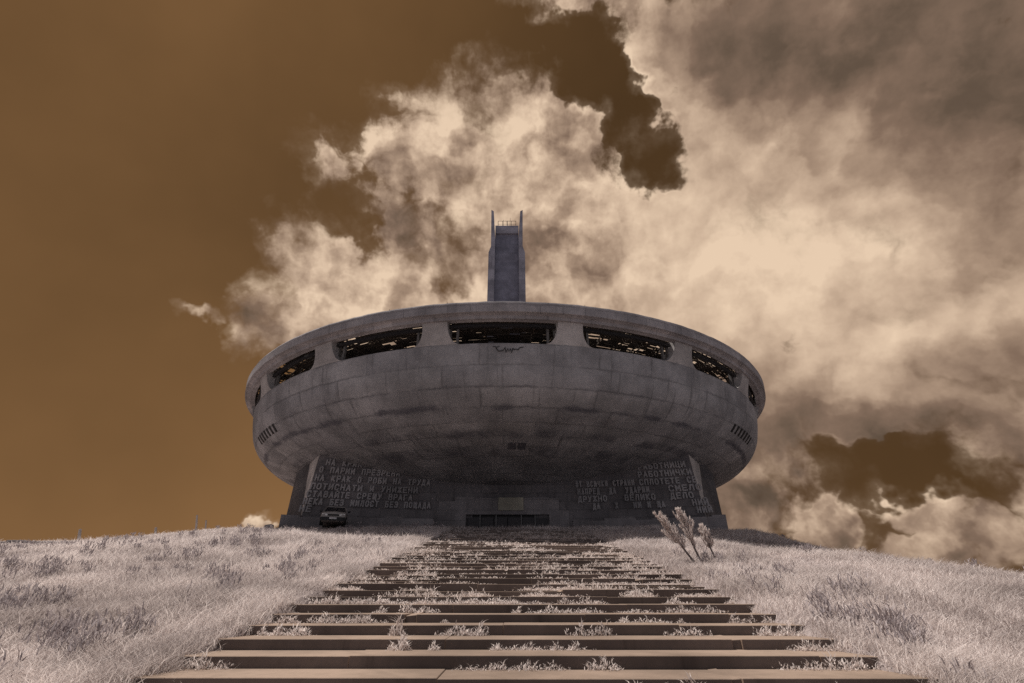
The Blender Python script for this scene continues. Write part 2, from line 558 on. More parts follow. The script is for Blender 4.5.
# ------------------------------------------------------------------ the hill
STAIR_X, STAIR_W = 0.22, 4.93         # centre line and half width of the stairs


def sm(a, b, x):
    t = np.clip((np.asarray(x, float) - a) / (b - a), 0, 1)
    return t * t * (3 - 2 * t)


def softp(x, k):
    x = np.asarray(x, float)
    return np.where(x > 30 * k, x, k * np.log1p(np.exp(np.minimum(x / k, 30))))


def vnoise(x, y, seed):
    """cheap smooth value noise"""
    xi = np.floor(x).astype(np.int64); yi = np.floor(y).astype(np.int64)
    fx = x - xi; fy = y - yi
    fx = fx * fx * (3 - 2 * fx); fy = fy * fy * (3 - 2 * fy)

    def h(a, b):
        n = (a * 374761393 + b * 668265263 + seed * 974634777) & 0x7fffffff
        n = ((n ^ (n >> 13)) * 1274126177) & 0x7fffffff
        return ((n ^ (n >> 16)) & 0xffff) / 65535.0
    return (h(xi, yi) * (1 - fx) + h(xi + 1, yi) * fx) * (1 - fy) + (h(xi, yi + 1) * (1 - fx) + h(xi + 1, yi + 1) * fx) * fy


def fb(x, y, seed, oct=4):
    x = np.asarray(x, float); y = np.asarray(y, float)
    r = 0; a = 0.5
    for i in range(oct):
        r = r + a * vnoise(x * 2 ** i + 13.7 * i, y * 2 ** i - 7.3 * i, seed + i)
        a *= .5
    return r / 0.9375


def hill(x, y):
    x = np.asarray(x, float); y = np.asarray(y, float)
    z = 7.08 - softp(7.08 - .169 * y, .06)
    z = z - softp(x - 15.5, 1.2) * .145 - np.clip(x - 27, 0, None) ** 2 * .003
    z = z - softp(-x - 19, 2) * .052
    z = z - .42 * np.exp(-((x + 32) / 5.5) ** 2) - .80 * sm(16.5, 25, x) - .3 * sm(22, 30, x)
    near = 1 - sm(32, 37, y)
    z = z - .45 * sm(19, 26, y) * near * sm(9, 14, x) - .12 * sm(11, 16, x) * near
    z = z + .36 * sm(34, 39, y) * sm(14, 20, x) * (1 - sm(25, 34, x))
    far = np.clip(np.hypot(x + .7, y - 60.7) - 48, 0, None)
    z = z - np.minimum(far * far * .0022, far * .2)
    return z


def ground(x, y):
    x = np.asarray(x, float); y = np.asarray(y, float)
    z = hill(x, y)
    side = np.abs(x - STAIR_X) - STAIR_W
    bumps = (fb(x * .35, y * .35, 3) - .5) * .42 + (fb(x * 1.3, y * 1.3, 9) - .5) * .14
    z = z + bumps * sm(-.2, 1.6, side) + .05 * sm(-.1, .4, side)
    cor = (1 - sm(-.3, -.05, side)) * (1 - sm(39.6, 40.2, y))
    z = z - .34 * cor
    dip = (1 - sm(6.5, 9.5, np.abs(x + .7))) * sm(42.2, 43.6, y)
    return z - .55 * dip


def axis(parts):
    a = []
    for lo, hi, st in parts:
        a.extend(np.arange(lo, hi, st).tolist())
    return np.array(a + [parts[-1][1]])


gx = axis([(-900, -200, 50), (-200, -60, 5), (-60, -24, 1.2), (-24, -6, .4), (-6, 6.4, .15), (6.4, 24, .4), (24, 60, 1.2), (60, 200, 5), (200, 900, 50)])
gy = axis([(-300, -40, 20), (-40, 0, 2), (0, 46, .25), (46, 120, 1.5), (120, 300, 10), (300, 1500, 60)])
X, Y = np.meshgrid(gx, gy)
Z = ground(X, Y)
nx, ny = len(gx), len(gy)
me = bpy.data.meshes.new("hill_ground")
idx = np.arange(nx * ny).reshape(ny, nx)
fa = np.stack([idx[:-1, :-1], idx[:-1, 1:], idx[1:, 1:], idx[1:, :-1]], -1).reshape(-1, 4)
me.from_pydata(np.stack([X, Y, Z], -1).reshape(-1, 3).tolist(), [], fa.tolist())
me.shade_smooth()
m, g, b = material('dry_soil', 1.0, 0.05)
o_ = g.n('ShaderNodeTexCoord').outputs['Object']
n1 = g.noise(o_, .5, 6, .65); n2 = g.noise(o_, 9, 5, .7)
cs = g.mix(g.ramp(n1, .3, .7), (.24, .20, .195, 1), (.37, .32, .31, 1))
cs = g.mix(g.m('MULTIPLY', g.ramp(n2, .4, .7), .5), cs, (.2, .165, .16, 1))
g.put(b.inputs['Base Color'], cs)
bump(g, b, n2, .6, .08)
me.materials.append(m)
hill_o = bpy.data.objects.new("hill_ground", me)
C.objects.link(hill_o)
tag(hill_o, kind='structure')

# ------------------------------------------------------------------ the stairs: rows of long stone blocks
Y0, RUN, RISE, ZA = 7.25, 0.888, 0.15, 1.226
NST = 42
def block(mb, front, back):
    """one stair block: smooth-worn top, front face with its shade painted dark"""
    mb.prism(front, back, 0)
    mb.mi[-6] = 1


s = MB()
for k in range(-8, NST - 5):
    yf, zt = Y0 + RUN * k, ZA + RISE * k
    x = STAIR_X - STAIR_W + random.uniform(-.06, .06)
    xe = STAIR_X + STAIR_W + random.uniform(-.06, .06)
    if k == 0: x, xe = -4.82, 5.38
    while x < xe - .05:
        w = random.uniform(2.0, 4.6)
        x2 = min(x + w, xe)
        if xe - x2 < .6: x2 = xe
        dy, dz, tl = random.gauss(0, .006), random.gauss(0, .004), random.gauss(0, .003)
        dzr = random.gauss(0, .003)
        if k > 6:
            dz *= 3.0; dy *= 3.0
            if random.random() < .12: dz -= random.uniform(.02, .07)
        a = [(x + .002, yf + dy - tl, zt - .30), (x2 - .002, yf + dy + tl, zt - .30), (x2 - .002, yf + dy + tl, zt + dz + dzr), (x + .002, yf + dy - tl, zt + dz)]
        bk = [(p[0], yf + RUN + .12, p[2]) for p in a]
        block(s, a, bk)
        if random.random() < .2 and xe - x2 > 1.2:      # a broken-off corner at the joint
            cw, cd, ch = random.uniform(.06, .22), random.uniform(.03, .10), random.uniform(.01, .05)
            a = [(x2 + .002, yf + dy + cd, zt - .30), (x2 + cw, yf + dy + cd * .6, zt - .30), (x2 + cw, yf + dy + cd * .6, zt - ch * .4), (x2 + .002, yf + dy + cd, zt - ch)]
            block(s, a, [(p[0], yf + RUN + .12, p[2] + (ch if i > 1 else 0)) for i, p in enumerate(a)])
            x2 += cw
        x = x2
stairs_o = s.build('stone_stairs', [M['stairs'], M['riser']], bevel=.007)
tag(stairs_o, kind='structure')

# ------------------------------------------------------------------ the saucer building
XB, YB, ZB = -0.7, 60.7, 7.05
root = empty('saucer_monument', (XB, YB, ZB))
tag(root, 'huge weathered concrete saucer shaped hall with broken window slots above inscribed stone walls', 'monument')

BOWL = [(28.75, 18.7), (28.70, 18.3), (28.62, 17.8), (28.45, 17.0), (28.2, 16.2), (27.6, 15.3), (26.5, 14.38), (25, 13.72), (23.5, 13.2), (21.8, 12.75), (20, 12.32), (17.5, 11.75), (15, 11.25), (10, 10.7), (4, 10.4)]


def spline(pr, n):
    """Catmull-Rom through the profile points"""
    o = []
    P = [pr[0]] + pr + [pr[-1]]
    for i in range(1, len(P) - 2):
        for j in range(n):
            t = j / n
            o.append(tuple(.5 * (2 * P[i][k] + (P[i + 1][k] - P[i - 1][k]) * t + (2 * P[i - 1][k] - 5 * P[i][k] + 4 * P[i + 1][k] - P[i + 2][k]) * t * t
                               + (3 * P[i][k] - P[i - 1][k] - 3 * P[i + 1][k] + P[i + 2][k]) * t ** 3) for k in (0, 1)))
    return o + [pr[-1]]


bowl_prof = spline(BOWL, 3)
br_ = np.array(bowl_prof)[::-1]


def bowl_z(r):
    return float(np.interp(r, br_[:, 0], br_[:, 1]))


def bowl_r(z):
    return float(np.interp(z, br_[:, 1], br_[:, 0]))


def pol(az, r, z):
    return (XB + r * math.sin(R(az)), YB - r * math.cos(R(az)), z)


s = MB()
s.lathe(bowl_prof, XB, YB)
s.lathe([(26.9, 18.2), (27.6, 18.25), (27.6, 18.7), (28.75, 18.7)], XB, YB)
bowl_o = s.build('bowl', M['bowl'], root, smooth=True)

# roof rim: overhanging fascia with a set-back lower band
s = MB()
s.lathe([(28.95, 21.1), (29.6, 21.5), (30.0, 21.52), (30.05, 21.4), (30.0, 20.68), (29.56, 20.60), (29.50, 20.36), (28.98, 20.36), (28.95, 21.1)], XB, YB, n=300)
rim_o = s.build('roof_rim', M['fascia'], root)
# broken edge of the rim: the top vertices settle unevenly
me = rim_o.data
for v in me.vertices:
    if v.co.z + ZB > 21.2:
        a = math.atan2(v.co.x, -v.co.y)
        v.co.z += .02 * math.sin(a * 61) * math.sin(a * 23) + .012 * math.sin(a * 140 + 1)

# struts between the window slots, with rounded feet
for k in range(18):
    az0 = 10 + 20 * k
    wt, fh, fv = .95, .9, 1.4
    zt, z0 = 20.59, 18.7
    right = [(wt, zt)]
    for j in range(9):
        t = j / 8 * math.pi / 2
        right.append((wt + fh * (1 - math.cos(t)), z0 + fv * (1 - math.sin(t))))
    out = [(-a, b_) for a, b_ in right] + right[::-1]

    def outer(sz, dr):
        sv, z = sz
        r = 28.76 + .62 * max(0, z - z0) / (zt - z0) - dr
        return pol(az0 + math.degrees(sv / 28.75), r, z)
    s = MB()
    s.prism([outer(p, 0) for p in out], [outer(p, 1.05) for p in out])
    s.build('window_strut', M['strut'], root)

# window bays: head beam, two end mullions; a few broken bars
for k in range(18):
    az = 20 * k
    f = MB()
    fb_ = MB()
    hw = math.degrees(3.9 / 28)
    for j in range(10):
        a0, a1 = az - hw + 2 * hw * j / 10, az - hw + 2 * hw * (j + 1) / 10
        fb_.prism([pol(a0, 28.75, 20.12), pol(a1, 28.75, 20.12), pol(a1, 28.75, 20.355), pol(a0, 28.75, 20.355)],
                [pol(a0, 28.5, 20.12), pol(a1, 28.5, 20.12), pol(a1, 28.5, 20.355), pol(a0, 28.5, 20.355)])
    if 100 < az < 260:
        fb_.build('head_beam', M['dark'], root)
        continue
    for e in (-1, 1):
        for off in (.0, .55):
            f = MB()
            a = az + e * (hw - math.degrees(off / 28))
            w = math.degrees(.09 / 28)
            f.prism([pol(a - w, 28.45, 18.71), pol(a + w, 28.45, 18.71), pol(a + w, 28.45, 20.34), pol(a - w, 28.45, 20.34)],
                    [pol(a - w, 28.25, 18.71), pol(a + w, 28.25, 18.71), pol(a + w, 28.25, 20.34), pol(a - w, 28.25, 20.34)])
            f.build('mullion', M['frame'], root)
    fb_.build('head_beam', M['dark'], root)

# gallery behind the windows: floor, inner wall, hall roof
s = MB()
s.lathe([(22.0, 18.2), (26.9, 18.2)], XB, YB, n=72)
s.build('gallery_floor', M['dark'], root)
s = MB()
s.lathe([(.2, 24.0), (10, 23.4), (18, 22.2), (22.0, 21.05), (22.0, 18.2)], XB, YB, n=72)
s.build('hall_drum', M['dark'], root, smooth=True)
# decking over the gallery, boards missing
rd = random.Random(3)
s = MB()
STR = 30
for i in range(STR):
    r0 = 22.0 + 7.0 * i / STR
    r1 = 22.0 + 7.0 * (i + 1) / STR
    a = -180.0
    while a < 180:
        st = rd.uniform(.9, 3.2)
        b_ = min(a + st, 180)
        mid = (a + b_) / 2
        hole = .003 if abs(mid) < 11 else .075
        if rd.random() > hole:
            g0, g1 = rd.choice((0, 0, 0, .05)), rd.choice((0, 0, 0, .06))
            za = 20.95 + rd.uniform(-.03, .05)
            q = [pol(a, r0 + g0, za), pol(b_, r0 + g0, za), pol(b_, r1 - g1, za + .01), pol(a, r1 - g1, za + .01)]
            s.prism(q, [(p[0], p[1], p[2] + .05) for p in q])
        a = b_
s.build('gallery_roof', M['deck'], root)
s = MB()
for k in range(90):
    az = k * 4 + 1
    w = .12
    for zz, hh in ((20.42, .10), (20.74, .10)):
        q = [pol(az - w / 2, 28.85, zz), pol(az + w / 2, 28.85, zz), pol(az + w / 2, 28.85, zz + hh), pol(az - w / 2, 28.85, zz + hh)]
        q2 = [pol(az - w / 2, 22.1, zz), pol(az + w / 2, 22.1, zz), pol(az + w / 2, 22.1, zz + hh), pol(az - w / 2, 22.1, zz + hh)]
        s.prism(q, q2)
    for j in range(6):
        ra, rb_ = 22.2 + j * .95, 22.2 + (j + 1) * .95
        za, zb_ = (20.5, 20.78) if j % 2 else (20.78, 20.5)
        s.tube([pol(az, ra, za), pol(az, rb_, zb_)], [.035, .035], 4)
s.build('roof_truss', M['steel'], root)

# ------------------------------------------------ front wall: two concave wings meeting at the entrance
WX, WY0, WSAG = 16.25, 45.7, 2.7


def wall_y(x):
    return WY0 - WSAG * (x / WX) ** 2


def wall_pt(x, z, out=0.0):
    """x measured from the building axis at the top; the ends batter outward towards the foot"""
    b_ = 1 + .045 * max(0, (13.4 - z)) / 6.0 * abs(x) / WX
    return (XB + x * b_, wall_y(x) - out, z)


s = MB()
NX, NZ = 96, 10
cols = []
for i in range(NX + 1):
    x = -WX + 2 * WX * i / NX
    zt = bowl_z(math.hypot(x, YB - wall_y(x))) + .04
    cols.append([(wall_pt(x, 6.2 + (zt - 6.2) * j / NZ), (x, 6.2 + (zt - 6.2) * j / NZ)) for j in range(NZ + 1)])
for i in range(NX):
    for j in range(NZ):
        q = [cols[i][j], cols[i + 1][j], cols[i + 1][j + 1], cols[i][j + 1]]
        s.face([p[0] for p in q], [p[1] for p in q])
wall_o = s.build('inscription_wall', M['wall'], root, smooth=True)

# buttresses closing the wings, with a light concrete facet, lightened further for the sky light on it
for sgn in (-1, 1):
    A = wall_pt(sgn * WX, 13.62); Cc = wall_pt(sgn * WX, 8.0); C0 = wall_pt(sgn * WX, 6.2)
    bx = XB + sgn * 18.25
    B = (bx, 46.0, 13.5)
    O1, O0 = (XB + sgn * 19.75, 47.0, 12.6), (XB + sgn * 20.0, 47.0, 6.2)
    s = MB()
    fr = [Cc, B, A]
    s.face(fr if sgn > 0 else fr[::-1])
    s.build('pale_facet', M['pale'], root)
    s = MB()
    s.face([C0, O0, O1, B, Cc])
    bk = lambda p: (p[0] * .93, 54.0, p[2])
    s.face([O0, bk(O0), bk(O1), O1]); s.face([O1, bk(O1), bk(B), B])
    s.face([O0, C0, (C0[0] * .9, 54, C0[2]), bk(O0)])
    s.build('buttress', M['buttress'], root)
s = MB()
s.lathe([(14.2, 11.3), (14.2, 6.0)], XB, YB, n=72)
s.build('base_drum', M['bare'], root, smooth=True)

# portal block: bare concrete with a stepped, broken outline
s = MB()
yf, yb = 45.28, 45.75
for x0, x1, z0, z1, d in ((-6.5, -5.07, 6.2, 9.74, .03), (-5.07, -4.06, 6.2, 10.11, 0), (-4.06, -3.3, 8.62, 10.12, .0), (-3.3, 1.9, 8.62, 10.02, .02),
                          (1.9, 3.28, 8.62, 10.08, 0), (3.28, 4.17, 6.2, 10.0, .02), (4.17, 5.02, 6.2, 8.98, .04), (-6.62, -6.503, 6.2, 9.2, .06)):
    s.box(x0 + .002, x1 - .002, yf + d, yb, z0, z1)
portal_o = s.build('portal_block', M['bare'], root)
s = MB()
s.box(-1.22, 1.02, 45.2, 45.31, 8.95, 10.06)
s.build('plaque', M['plaque'], root, bevel=.015)
dr = MB()
dr.box(-4.05, 3.27, 45.62, 45.69, 6.3, 8.61)
doorway_o = dr.build('doorway', M['dark'], root)
xs = np.linspace(-4.02, 3.24, 7)
for i in range(6):
    s = MB()
    y = 45.52 + (.06 if i in (1, 3, 4) else 0)
    s.box(xs[i] + .05, xs[i + 1] - .05, y, y + .05, 6.4, 8.40)
    for e in range(5):                                   # vertical ribs of the leaf
        xx = xs[i] + .12 + e * (xs[i + 1] - xs[i] - .26) / 4
        s.box(xx, xx + .05, y - .025, y - .001, 6.45, 8.35)
    leaf = s.build('door', M['door'], root)
    h = MB()
    h.box(xs[i + 1] - .2, xs[i + 1] - .16, y - .09, y - .03, 7.2, 7.6)
    h.build('handle', M['mullion'], leaf)
for i in (1, 2, 4, 5):
    s = MB()
    s.box(xs[i] + (.2 if i == 2 else 0) - .04, xs[i] + (.2 if i == 2 else 0) + .04, 45.44, 45.518, 6.3, 8.6)
    s.build('mullion', M['mullion'], root)

# ------------------------------------------------ relief lettering
GLYPHS = {
    'А': [[(0, 0), (.5, 1), (1, 0)], [(.2, .3), (.8, .3)]], 'Б': [[(.95, 1), (0, 1), (0, 0), (.75, 0), (1, .15), (1, .4), (.75, .55), (0, .55)]],
    'В': [[(0, .54), (.7, .54), (.92, .66), (.92, .88), (.7, 1), (0, 1), (0, 0), (.75, 0), (1, .14), (1, .4), (.7, .54)]], 'Г': [[(0, 0), (0, 1), (.9, 1)]],
    'Д': [[(-.05, -.2), (-.05, 0), (1.05, 0), (1.05, -.2)], [(.12, 0), (.3, 1), (.85, 1), (.85, 0)]], 'Е': [[(1, 0), (0, 0), (0, 1), (1, 1)], [(0, .52), (.85, .52)]],
    'Ж': [[(.5, 0), (.5, 1)], [(-.12, 1), (.5, .5), (-.12, 0)], [(1.12, 1), (.5, .5), (1.12, 0)]],
    'З': [[(0, .85), (.25, 1), (.75, 1), (.95, .85), (.95, .66), (.7, .53), (.35, .53)], [(.7, .53), (1, .4), (1, .15), (.75, 0), (.25, 0), (0, .15)]],
    'И': [[(0, 1), (0, 0), (1, 1), (1, 0)]], 'Й': [[(0, 1), (0, 0), (1, 1), (1, 0)], [(.3, 1.22), (.7, 1.22)]], 'К': [[(0, 0), (0, 1)], [(.95, 1), (.12, .5), (1, 0)]],
    'Л': [[(0, 0), (.28, 1), (.95, 1), (.95, 0)]], 'М': [[(0, 0), (0, 1), (.5, .35), (1, 1), (1, 0)]], 'Н': [[(0, 0), (0, 1)], [(1, 0), (1, 1)], [(0, .52), (1, .52)]],
    'О': [[(.25, 0), (0, .22), (0, .78), (.25, 1), (.75, 1), (1, .78), (1, .22), (.75, 0), (.25, 0)]], 'П': [[(0, 0), (0, 1), (1, 1), (1, 0)]],
    'Р': [[(0, 0), (0, 1), (.75, 1), (1, .86), (1, .58), (.75, .44), (0, .44)]], 'С': [[(1, .8), (.75, 1), (.25, 1), (0, .78), (0, .22), (.25, 0), (.75, 0), (1, .2)]],
    'Т': [[(0, 1), (1, 1)], [(.5, 1), (.5, 0)]], 'У': [[(0, 1), (.52, .42)], [(1, 1), (.3, 0), (.05, 0)]], 'Х': [[(0, 0), (1, 1)], [(0, 1), (1, 0)]],
    'Ц': [[(0, 1), (0, 0), (1.05, 0), (1.05, -.2)], [(.88, 1), (.88, 0)]], 'Ч': [[(0, 1), (0, .6), (.2, .45), (1, .45)], [(1, 1), (1, 0)]],
    'Щ': [[(0, 1), (0, 0), (1.12, 0), (1.12, -.2)], [(.5, 0), (.5, 1)], [(1, 0), (1, 1)]],
}


def inscribe(word, x0, x1, z, cap):
    """one word set on the curved wall between two stations, as raised block letters"""
    s = MB()
    pitch = (x1 - x0) / len(word)
    t = cap * .10                                # half width of a bar
    lvl = 0
    for i, ch in enumerate(word):
        lx, lw = x0 + i * pitch + t, pitch * .80 - 2 * t
        for line in GLYPHS[ch]:
            for (ax, az), (bx_, bz) in zip(line[:-1], line[1:]):
                a = Vector((lx + ax * lw, z + t + az * (cap - 2 * t)))
                b_ = Vector((lx + bx_ * lw, z + t + bz * (cap - 2 * t)))
                d_ = (b_ - a).normalized()
                n_ = Vector((-d_.y, d_.x)) * t
                a, b_ = a - d_ * t * .9, b_ + d_ * t * .9
                lvl += 1
                h = .16 + .003 * (lvl % 7)
                q = [a - n_, b_ - n_, b_ + n_, a + n_]
                s.prism([wall_pt(p.x - XB, p.y, h) for p in q], [wall_pt(p.x - XB, p.y, -.02) for p in q])
    s.build('inscription_word', M['letter'], root)


CAP = .54
for body, x0, x1, z in (("НА КРАК", -16.25, -13.2, 12.42), ("О ПАРИИ ПРЕЗРЕНИ", -16.6, -9.9, 11.76), ("НА КРАК О РОБИ НА ТРУДА", -16.75, -7.2, 11.06),
                        ("ПОТИСНАТИ И УНИЖЕНИ", -16.9, -8.2, 10.34), ("СТАВАЙТЕ СРЕЩУ ВРАГА", -17.0, -8.6, 9.70), ("НЕКА БЕЗ МИЛОСТ БЕЗ ПОЩАДА", -17.1, -7.0, 9.08),
                        ("НЕ", -17.2, -16.2, 8.48),
                        ("РАБОТНИЦИ", 11.2, 15.2, 12.24), ("РАБОТНИЧКИ", 11.1, 15.5, 11.55), ("ОТ ВСИЧКИ СТРАНИ", 5.7, 10.8, 10.9), ("СПЛОТЕТЕ СЕ", 11.1, 15.7, 10.88),
                        ("НАПРЕД  ДА  УДАРИМ", 5.8, 11.9, 10.26), ("СМЕЛО", 13.3, 15.95, 10.24), ("ДРУЖНО   ВЕЛИКО", 5.8, 12.3, 9.62), ("ДЕЛО", 13.3, 15.2, 9.62),
                        ("ДА   Х   ИМ И ЩА", 7.0, 12.9, 8.98), ("НИЙ", 14.8, 16.1, 9.0), ("НИЙ", 15.0, 16.2, 8.4)):
    n_ = len(body)
    pos = 0
    for word in body.split(' '):
        if word:
            inscribe(word, x0 + (x1 - x0) * pos / n_, x0 + (x1 - x0) * (pos + len(word) - .12) / n_, z, CAP)
        pos += len(word) + 1

# ------------------------------------------------ vents, missing panels and a scrawl on the shell
def shell_patch(mb, a0, a1, z0, z1, out):
    n = 6
    for j in range(n):
        b0, b1 = a0 + (a1 - a0) * j / n, a0 + (a1 - a0) * (j + 1) / n
        q = [(b0, z0), (b1, z0), (b1, z1), (b0, z1)]
        mb.prism([pol(a, bowl_r(z) + out, z - out) for a, z in q], [pol(a, bowl_r(z) - .05, z + .05) for a, z in q])


for sgn in (-1, 1):
    s = MB()
    for k in range(7):
        a = sgn * (47.0 + k * 1.75)
        shell_patch(s, a - .38, a + .38, 15.1, 15.7, .03)
    s.build('vent_slots', M['ink'], root)
for a0, a1, z0, z1 in ((1.0, 2.6, 12.72, 12.98), (3.0, 4.6, 12.72, 12.98)):
    s = MB()
    shell_patch(s, a0, a1, z0, z1, .02)
    s.build('missing_panel', M['grime'], root)
s = MB()
gr = [(-.9, .28), (-.7, .0), (-.55, .02), (-.35, .05), (-.2, .3), (-.12, -.1), (.02, .22), (.1, -.02), (.22, .2), (.3, -.15), (.42, .25), (.5, .12), (.68, .18), (.78, .1), (.95, .3), (1.25, .36)]
s.tube([pol(.75 + math.degrees(u * .95 / 28.7), 28.72, 18.05 + w) for u, w in gr], [.035] * len(gr), 5)
s.tube([pol(.75 + math.degrees(u / 28.7), 28.72, 18.05 + w) for u, w in ((-1.1, .38), (-.75, .33), (-.6, .4))], [.03] * 3, 5)
s.build('graffiti', M['ink'], root)
# lightning rods left standing on the rim
for az in (-61, -17, -8, 12, 33, 50):
    s = MB()
    s.tube([pol(az, 29.8, 21.4), pol(az + .03, 29.8, 21.72)], [.035, .02], 5)
    s.build('lightning_rod', M['steel'], root)

# ------------------------------------------------------------------ low plinth walls before the wings
def plinth(name, xa, xb, label, seed):
    rr = random.Random(seed)
    t = MB()
    x = xa
    while x < xb - .05:
        x2 = min(x + rr.uniform(1.1, 2.3), xb)
        if xb - x2 < .5: x2 = xb
        zt = 8.1 + rr.choice((0, 0, .0, -.12, .1, -.2))
        n = 3
        for j in range(n):
            u0, u1 = x + (x2 - x) * j / n, x + (x2 - x) * (j + 1) / n
            y0, y1 = wall_y(u0 * .9) - 1.35, wall_y(u1 * .9) - 1.35
            t.prism([(XB + u0, y0, 6.2), (XB + u1, y1, 6.2), (XB + u1, y1, zt), (XB + u0, y0, zt)],
                    [(XB + u0, y0 + .6, 6.2), (XB + u1, y1 + .6, 6.2), (XB + u1, y1 + .6, zt), (XB + u0, y0 + .6, zt)])
        x = x2
    o = t.build(name, M['bare'])
    return tag(o, label, 'wall')


plinth('plinth_wall', -18.0, -6.0, 'low grey plinth wall behind the parked car, under the left inscription', 4)
plinth('plinth_wall', 5.9, 18.0, 'low grey plinth wall behind the leaning saplings, under the right inscription', 8)

# ------------------------------------------------------------------ the tower behind
TX, TY = -1.25, 93.6
tower = empty('concrete_tower', (TX, TY + 4, 6.0))
tag(tower, 'tall slim concrete tower with two prongs rising behind the saucer hall', 'tower')
for sgn in (-1, 1):
    s = MB()
    o = [(4.35, 6.0), (4.35, 75.1), (3.8, 76.9), (3.92, 88.4), (3.3, 87.9), (2.85, 80.0), (2.85, 6.0)]
    fr = [(TX + sgn * a, TY, z) for a, z in o]
    bk = [(TX + sgn * a, TY + 8, z) for a, z in o]
    s.prism(fr, bk)
    s.build('side_pylon', M['tower'], tower)
s = MB()
s.box(TX - 2.845, TX + 2.845, TY + .9, TY + 7.2, 6.0, 81.2)
s.build('shaft_panel', M['tower_panel'], tower)
s = MB()
s.box(TX - 2.845, TX + 2.845, TY + .35, TY + 7.0, 81.205, 83.6)
s.build('head_band', M['tower'], tower)
s = MB()
for x in (-2.2, -1.1, 0, 1.1, 2.2):
    s.tube([(TX + x, TY + 1, 83.6), (TX + x, TY + 1, 85.6)], [.06, .06], 5)
s.tube([(TX - 2.3, TY + 1, 85.6), (TX + 2.3, TY + 1, 85.6)], [.05, .05], 5)
s.tube([(TX - 2.3, TY + 1, 84.6), (TX + 2.3, TY + 1, 84.6)], [.04, .04], 5)
s.build('railing', M['steel'], tower)
for x, z in ((-.95, 86.9), (.1, 86.6), (.75, 87.6)):
    s = MB()
    s.tube([(TX + x, TY + 2, 83.6), (TX + x + .05, TY + 2, z)], [.07, .04], 5)
    s.build('antenna', M['steel'], tower)

# ------------------------------------------------------------------ the parked car
CX, CY = -13.75, 38.0
CZ = float(ground(CX, CY + 2.1)) + .02
car = empty('parked_car', (CX, CY + 2.1, CZ))
car.rotation_euler = (0, 0, R(15))
tag(car, 'dusty grey brown car facing the camera with dark windscreen, parked before the plinth wall', 'car')


def loft(mb, secs, cap=True):
    for a, b_ in zip(secs[:-1], secs[1:]):
        n = len(a)
        for i in range(n):
            j = (i + 1) % n
            mb.face([a[i], a[j], b_[j], b_[i]])
    if cap:
        mb.face(secs[0][::-1]); mb.face(secs[-1])


def sec(y, hw, z0, z1, tuck=.86, crown=.05):
    """closed cross-section of a car body at station y"""
    p = [(-hw * tuck, z0), (-hw * .99, z0 + .12), (-hw, (z0 + z1) / 2), (-hw * .96, z1 - .07), (-hw * .82, z1), (0, z1 + crown)]
    p = p + [(-a, z) for a, z in p[-2::-1]]
    return [(CX + a, CY + y, CZ + z) for a, z in p]


s = MB()
loft(s, [sec(0, .78, .30, .70), sec(.06, .86, .22, .82), sec(.3, .90, .20, .92), sec(.8, .92, .19, .98), sec(1.15, .92, .19, 1.02), sec(2.2, .93, .19, 1.03),
         sec(3.3, .92, .19, 1.04), sec(4.0, .90, .22, 1.03), sec(4.2, .84, .30, .95)])
body = s.build('body', M['paint'], car, smooth=True)
s = MB()
gh = [(1.12, .80, .82, 1.00, 1.04), (1.75, .80, .66, 1.0, 1.46), (2.3, .80, .66, 1.0, 1.50), (3.3, .80, .66, 1.0, 1.47), (4.0, .78, .72, 1.0, 1.06)]
loft(s, [[(CX - wb, CY + y, CZ + z0), (CX - wt_, CY + y, CZ + z1), (CX + wt_, CY + y, CZ + z1), (CX + wb, CY + y, CZ + z0)] for y, wb, wt_, z0, z1 in gh])
s.build('windows', M['glass'], car)
s = MB()
loft(s, [[(CX - .64, CY + y, CZ + z), (CX - .6, CY + y, CZ + z + .05), (CX + .6, CY + y, CZ + z + .05), (CX + .64, CY + y, CZ + z)] for y, z in ((1.72, 1.455), (2.3, 1.50), (3.32, 1.468))])
s.build('roof', M['paint'], car, smooth=True)
for e in (-1, 1):
    s = MB()
    s.tube([(CX + e * .83, CY + 1.10, CZ + 1.03), (CX + e * .67, CY + 1.74, CZ + 1.47)], [.035, .035], 6)
    s.build('windscreen_pillar', M['paint'], car)
    s = MB()
    s.prism([(CX + e * .42, CY - .02, CZ + .60), (CX + e * .80, CY + .03, CZ + .62), (CX + e * .82, CY + .03, CZ + .75), (CX + e * .42, CY - .02, CZ + .72)],
            [(CX + e * .42, CY + .12, CZ + .60), (CX + e * .80, CY + .2, CZ + .62), (CX + e * .82, CY + .2, CZ + .75), (CX + e * .42, CY + .12, CZ + .72)])
    s.build('headlight', M['lamp'], car)
    s = MB()
    s.prism([(CX + e * .93, CY + 1.3, CZ + 1.0), (CX + e * 1.12, CY + 1.32, CZ + 1.02), (CX + e * 1.12, CY + 1.32, CZ + 1.16), (CX + e * .95, CY + 1.3, CZ + 1.15)],
            [(CX + e * .93, CY + 1.42, CZ + 1.0), (CX + e * 1.10, CY + 1.4, CZ + 1.02), (CX + e * 1.10, CY + 1.4, CZ + 1.16), (CX + e * .95, CY + 1.42, CZ + 1.15)])
    s.build('wing_mirror', M['plastic'], car, bevel=.02)
    for yw in (.75, 3.4):
        s = MB()
        s.tube([(CX + e * .74, CY + yw, CZ + .31), (CX + e * .94, CY + yw, CZ + .31)], [.31, .31], 18)
        wheel = s.build('wheel', M['rubber'], car)
        s = MB()
        s.tube([(CX + e * .92, CY + yw, CZ + .31), (CX + e * .955, CY + yw, CZ + .31)], [.19, .17], 14)
        s.build('rim', M['rim'], wheel)
s = MB()
